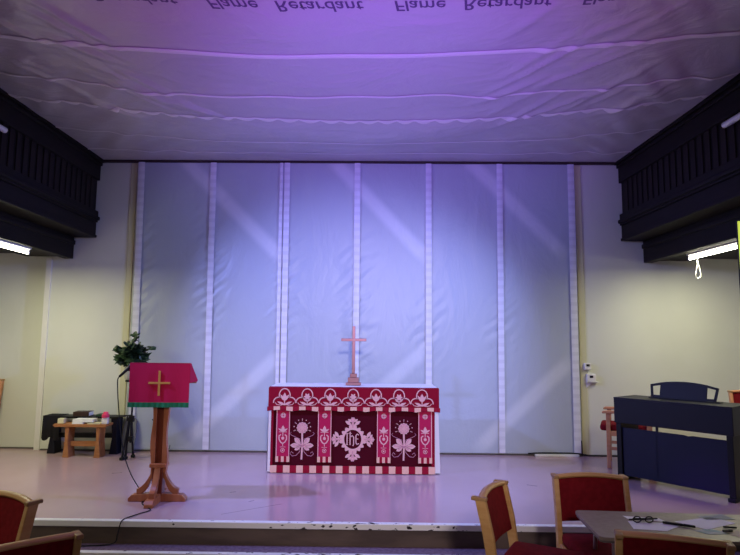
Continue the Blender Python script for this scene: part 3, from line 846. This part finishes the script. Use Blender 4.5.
b.build('pedals', M['brass'], pi_)
ms = bmesh.new()
# music rest: a curved-top board with two open slots, leaning back over the lid
mt = Matrix.Translation((.575, .235, .832)) @ Matrix.Diagonal((.88, 1, 1.05, 1)) @ Matrix.Rotation(radians(-16), 4, 'X')
b = B(); HW = .345
def topz(x): return .180 - .12*(x/.45)**2*.5 + .0*x
def strip(x0, x1, z0f, z1f):
    n = 8
    lo = [(x0+(x1-x0)*k/n, z0f(x0+(x1-x0)*k/n)) for k in range(n+1)]
    hi = [(x0+(x1-x0)*k/n, z1f(x0+(x1-x0)*k/n)) for k in range(n+1)]
    b.prism(lo + hi[::-1], .014, mt)
def quad(p): b.prism(p, .014, mt)
strip(-.255, .255, lambda x: .0, topz)
for s in (-1, 1):
    q = lambda f, z: (s*(f + .03*z/.18), z)
    quad([q(.325, 0), q(.35, 0), q(.35, topz(.38)), q(.325, topz(.35))] if s > 0 else [q(.325, 0), q(.325, topz(.35)), q(.35, topz(.38)), q(.35, 0)])
    quad([(s*.25, 0), (s*.345, 0), (s*.348, .035), (s*.25, .035)])
    quad([(s*.25, topz(.25)-.022), (s*.36, topz(.37)-.020), (s*.372, topz(.38)), (s*.25, topz(.25))])
b.build('music_rest', M['black'], pi_)
B().box(.575-.33, .575+.35, .215, .30, .830, .846, .004).build('rest_ledge', M['black'], pi_)

# ------------------------------------------------------------------ chairs
def make_chair(wood, label, arms=False, group=None, bh=0.0):
    t = thing('armchair' if arms else 'dining_chair', label, 'chair', (0, 0, 0), 0, group)
    W = .238
    sh = 0 if arms else .05; pb = .50 if arms else .588
    cv = lambda x: .030*(1-(x/W)**2)
    # seat
    B().box(-.217, .217, -.235 if not arms else -.30, .21, .405+sh, .475+sh, .028, None, 3).build('seat', M['red_fab'], t, True)
    b = B().box(-.224, .224, -.215, -.19, .355+sh, .41+sh, .004); b.box(-.224, .224, .185, .21, .355+sh, .41+sh, .004)
    for s in (-1, 1): b.box(s*.224-.011, s*.224+.011, -.2, .2, .355+sh, .41+sh, .003)
    b.build('seat_frame', wood, t)
    RY = Matrix.Rotation(radians(90), 4, 'Z')
    for s in (-1, 1):
        B().prism([(-.235, 0), (-.195, 0), (-.185, .41+sh if not arms else .60), (-.232, .41+sh if not arms else .60)], .03, Matrix.Translation((s*.225, 0, 0)) @ RY, .004).build('leg', wood, t)
        pr = [(.235, 0), (.275, 0), (.236, .30), (.238, .47), (.268, .66), (.312, .852+bh), (.252, .852+bh), (.208, .66), (.183, .47), (.180, .30)]
        B().prism(pr, .032, Matrix.Translation((s*.225, 0, 0)) @ RY, .005).build('rear_post', wood, t)
        b = B().box(s*.225-.017, s*.225+.017, .245, .335, .846+bh, .868+bh, .006)
        b.build('post_cap', M['oak_cap'], t)
        if arms: B().prism([(-.27, .60), (.22, .615), (.22, .645), (-.25, .632), (-.275, .618)], .05, Matrix.Translation((s*.225, 0, 0)) @ RY, .006).build('armrest', wood, t)
        B().box(s*.225-.009, s*.225+.009, -.19, .20, .20, .235, .003).build('stretcher', wood, t)
    # curved top rail
    def rail(u, v):
        x = -W+2*W*u
        a = v*2*pi; yy = .272 + cv(x) + .024*cos(a)*1.0; zz = .852 + bh + .016*sin(a)*(1.0) + .014*(1-(x/W)**2)
        return (x, yy, zz)
    b = B(); b.grid(15, 13, rail); b.build('top_rail', wood, t, True)
    # upholstered back
    def pad(side):
        def fn(u, v):
            x = -.210+.420*u; z = pb + (.852+bh-pb)*v
            y = .205 + (z-.50)*.22 + cv(x) - .012*(1 if side else 0)*sin(pi*u)**.3*sin(pi*v)**.3
            return (x, y + (-.012 if side else .012), z + .012*(1-(x/W)**2)*v)
        return fn
    b = B(); b.grid(13, 9, pad(1)); b.grid(13, 9, pad(0))
    for e in (0, 1):
        b.grid(13, 2, lambda u, v, e=e: tuple(Vector(pad(1)(u, e)).lerp(Vector(pad(0)(u, e)), v)))
        b.grid(2, 9, lambda u, v, e=e: tuple(Vector(pad(1)(e, v)).lerp(Vector(pad(0)(e, v)), u)))
    b.build('backrest', M['red_fab'], t, True)
    return t
M['oak_cap'] = mat('brown_end_grain', (.36, .21, .09), .5, .3)
def face(dx, dy): return atan2(dy, dx) + pi/2       # rotation that turns the chair's front (-Y) to (dx, dy)
def back_at(o, bx, by, rz, z=FL):                   # put the middle of the top rail at (bx, by)
    off = Matrix.Rotation(rz, 3, 'Z') @ Vector((0, .29, 0))
    o.location = (bx-off.x, by-off.y, z); o.rotation_euler = (0, 0, rz)
GRP = 'red upholstered hall chairs'
c1 = make_chair(M['oak'], 'red-backed beech chair turned side-on at the end of the folding table', False, GRP)
back_at(c1, .690, 3.60, face(.89, -.46))
c2 = dup(c1, (0, 0, 0), 0, 'red-backed beech chair behind the folding table, facing the hall'); back_at(c2, 1.415, 3.98, face(-.03, -1))
c3 = dup(c1, (0, 0, 0), 0, 'beech chair with its back to us, tucked under the folding table'); back_at(c3, 1.345, 2.75, face(.30, .95))
cA = dup(c1, (0, 0, 0), 0, 'beech chair by the platform step below the lectern, its red backrest turned to us'); back_at(cA, -2.04, 3.32, face(-.46, -.89))
cB = dup(c1, (0, 0, 0), 0, 'beech chair showing only a slanting top rail, in front of another chair'); back_at(cB, -1.51, 2.56, face(-.66, .75))
a1 = make_chair(M['oak_red'], 'orange-beech armchair with red seat half hidden behind the piano, by the wall boxes', True, 'armchairs on the platform', -.08)
a1.location = (2.91, 6.86, 0); a1.rotation_euler = (0, 0, face(-.92, .39))
a2 = make_chair(M['oak_red'], 'orange-beech armchair showing beyond the keyboard side of the piano', True, 'armchairs on the platform')
back_at(a2, 4.26, 6.72, face(-.25, -1), 0)
a3 = dup(a2, (-4.97, 7.16, 0), face(.15, -1), 'wooden armchair against the wall at the far left edge')

# ------------------------------------------------------------------ folding table and papers
TR = radians(-3.5)
ft = thing('folding_table', 'grey-beige folding table with steel legs covered in papers', 'table', (1.90, 3.405, FL), TR)
def rrect(hx, hy, r, n=6):
    out = []
    for cx, cy, a0 in ((hx-r, hy-r, 0), (-hx+r, hy-r, 90), (-hx+r, -hy+r, 180), (hx-r, -hy+r, 270)):
        for k in range(n+1):
            a = radians(a0+90*k/n); out.append((cx+r*cos(a), cy+r*sin(a)))
    return out
RX = Matrix.Rotation(radians(90), 4, 'X')
B().prism(rrect(.70, .25, .035), .018, Matrix.Translation((0, 0, .711)) @ RX, .002).build('table_top', M['laminate'], ft)
B().prism(rrect(.695, .245, .03), .012, Matrix.Translation((0, 0, .697)) @ RX).build('edge_rail', M['table_edge'], ft)
for sx in (-1, 1):
    for sy in (-1, 1):
        B().tube([(sx*.60, sy*.16, .69), (sx*.62, sy*.19, 0.0)], .0125, 10).build('leg', M['metal'], ft, True)
    B().tube([(sx*.60, -.16, .66), (sx*.60, .16, .66)], .010, 8).build('cross_bar', M['metal'], ft, True)
    B().tube([(sx*.605, 0, .63), (sx*.34, 0, .69)], .007, 8).build('brace', M['metal'], ft, True)
TZ = FL + .7205
def paper(name, pts, m, label, cat, z=0.0, th=.0012):
    cx = sum(p[0] for p in pts)/len(pts); cy = sum(p[1] for p in pts)/len(pts)
    b = B(); b.prism([(p[0]-cx, -(p[1]-cy)) for p in pts], th, RX.inverted() if False else Matrix.Rotation(radians(-90), 4, 'X') @ Matrix.Diagonal((1, 1, 1, 1)))
    o = b.build(name, m, None, False, (cx, cy, TZ+th/2+z)); tag(o, label, cat, 'papers on the folding table'); return o
paper('paper_sheet', [(1.471, 3.535), (1.668, 3.585), (1.657, 3.526), (1.464, 3.481)], M['paper'], 'folded white paper behind the spectacles on the folding table', 'paper')
paper('paper_sheet', [(1.424, 3.443), (1.592, 3.475), (1.753, 3.35), (1.452, 3.304)], M['paper'], 'white sheet with spectacles and a pen on it, on the folding table', 'paper')
paper('paper_sheet', [(1.83, 3.592), (2.06, 3.468), (1.983, 3.359), (1.718, 3.454)], M['paper'], 'large white sheet to the right of the pen on the folding table', 'paper')
paper('paper_sheet', [(1.924, 3.625), (2.101, 3.605), (2.078, 3.506), (1.904, 3.556)], M['paper_green'], 'greenish-grey sheet at the back edge of the folding table', 'paper')
paper('leaflet', [(1.792, 3.351), (1.922, 3.34), (1.855, 3.255), (1.738, 3.282)], M['paper_teal'], 'teal picture leaflet in front of the large white sheet', 'leaflet')
paper('paper_sheet', [(1.933, 3.34), (2.05, 3.30), (1.99, 3.21), (1.887, 3.272)], M['paper_cream'], 'yellowish paper at the right edge of the folding table', 'paper')
def pen(p, q, label, r=.005):
    a, c = Vector((*p, TZ+.002+r)), Vector((*q, TZ+.002+r)); mid = (a+c)/2
    t = thing('pen', label, 'pen', mid, 0, 'black pens on the folding table')
    B().tube([a-mid, (c-mid)*.35], r, 8).build('barrel', M['rubber'], t, True)
    B().tube([(c-mid)*.3, (c-mid)*.92, c-mid], r*1.2, 8, r*.7).build('cap', M['black'], t, True)
    return t
pen((1.63, 3.440), (1.775, 3.365), 'black pen lying between the two large white sheets', .007)
pen((1.935, 3.378), (2.0, 3.362), 'black pen above the yellowish paper')
pen((1.89, 3.304), (1.945, 3.308), 'short black pen end below the teal leaflet and yellowish paper')
sp = thing('spectacles', 'black folded spectacles on the left white sheet', 'spectacles', (1.53, 3.46, TZ+.002))
b = B()
for x in (-.038, .030):
    b.tube([(x+.022*cos(2*pi*k/14), -.018-.003*x+.008, .018+.016*sin(2*pi*k/14)) for k in range(15)], .0035, 6)
b.tube([(-.016, -.01, .022), (.008, -.01, .022)], .0035, 6); b.build('frame', M['rubber'], sp)
for (p, q) in (((-.06, -.005, .02), (.10, .045, .008)), ((.052, -.008, .02), (-.07, .028, .006))):
    B().tube([p, q], .0045, 6).build('temple', M['rubber'], sp)

# ------------------------------------------------------------------ television
tv = thing('television', 'lime-lit television hung from the right gallery, only its lit edge in view', 'television', (3.38, 4.30, 1.965), radians(-18))
W_, H_ = .60, .385
B().box(-W_-.003, W_+.003, .0, .045, -H_-.02, H_+.012, .006).build('case', M['black'], tv)
B().box(-W_, W_, -.003, .002, -H_, H_).build('screen', M['screen'], tv)
B().box(-.05, .05, .045, .085, -.2, .455, .004).build('mount', M['black'], tv)

# ------------------------------------------------------------------ light
def lamp(name, kind, loc, energy, col, target=None, **k):
    l = bpy.data.lights.new(name, kind); l.energy = energy; l.color = col
    for a, v in k.items(): setattr(l, a, v)
    o = bpy.data.objects.new(name, l); COL.objects.link(o); o.location = loc
    if target is not None:
        o.rotation_euler = (Vector(target)-Vector(loc)).to_track_quat('-Z', 'Y').to_euler()
    return o
# two stage lamps on the gallery fronts
lamp('stage_lamp', 'SPOT', (-3.50, 4.62, 3.12), 650, (.29, .34, 1.0), (1.0, 7.0, .3), spot_size=radians(84), spot_blend=.85, shadow_soft_size=.06)
lamp('stage_lamp', 'SPOT', (3.05, 4.78, 2.98), 590, (.27, .36, 1.0), (-1.5, 7.0, .3), spot_size=radians(84), spot_blend=.85, shadow_soft_size=.06)
# white profile lamp in the hall aimed at the altar
lamp('profile_lamp', 'SPOT', (.6, -2.5, 3.3), 1120, (1.0, .86, .88), (-.1, WY, .55), spot_size=radians(34), spot_blend=1, shadow_soft_size=.25)
lamp('violet_floor_fill', 'SPOT', (-3.45, 4.2, 3.1), 500, (.34, .01, 1.0), (2.86, 5.45, 0), spot_size=radians(7.5), spot_blend=1, shadow_soft_size=.06)  # added unseen spot, tints the floor in front of the piano violet
# violet lamp and added blue fill thrown up at the sheet from in front of the platform
lamp('uplighter', 'SPOT', (-.1, .7, .9), 400, (.60, .05, .92), (.0, 3.3, 3.7), spot_size=radians(76), spot_blend=1, shadow_soft_size=.15)
lamp('uplighter', 'SPOT', (.1, .7, .9), 800, (.27, .22, 1.0), (.1, 6.0, 3.7), spot_size=radians(56), spot_blend=1, shadow_soft_size=.15)  # added to bring more blue to the far part of the sheet
# the two lit tubes, then an added unseen one brightening the left hall chairs
for (x, y, z, rz, pw) in ((-3.985, 6.52, 2.361, 1.75, 37), (3.655, 6.78, 2.384, 1.45, 31), (-3.86, 3.2, 2.361, 1.75, 26)):
    o = lamp('tube_glow', 'AREA', (x + .76*sin(radians(rz)), y-.76, z-.03), pw, (1.0, .97, .64), None, shape='RECTANGLE', size=.05, size_y=1.45)
    o.rotation_euler = (0, 0, radians(rz))
# soft fill added behind the camera, standing in for the unseen hall lamps
lamp('hall_fill', 'AREA', (0, -2.2, 3.9), 12, (1.0, .96, .86), (0, 3.5, .3), shape='RECTANGLE', size=5, size_y=1.5)

w = bpy.data.worlds.new('World'); SC.world = w; w.use_nodes = True
w.node_tree.nodes['Background'].inputs[0].default_value = (.85, .86, 1.0, 1)
w.node_tree.nodes['Background'].inputs[1].default_value = .04

# ------------------------------------------------------------------ camera
cam = bpy.data.cameras.new('Camera'); co = bpy.data.objects.new('Camera', cam); COL.objects.link(co)
cam.sensor_width = 36; cam.sensor_fit = 'HORIZONTAL'; cam.lens = 36*580/740; cam.clip_start = .05
pt, rl, yw = radians(6.2), radians(.5), radians(-.7)
f = Vector((sin(yw)*cos(pt), cos(yw)*cos(pt), sin(pt))); r = Vector((cos(yw), -sin(yw), 0)); u = r.cross(f)
r2 = r*cos(rl) + u*sin(rl); u2 = -r*sin(rl) + u*cos(rl)
mw = Matrix((r2, u2, -f)).transposed().to_4x4(); mw.translation = (0, 0, 1.4)
co.matrix_world = mw
SC.camera = co
SC.view_settings.view_transform = 'Standard'; SC.view_settings.look = 'None'
SC.view_settings.exposure = 0; SC.view_settings.gamma = 1; SC.view_settings.use_curve_mapping = False
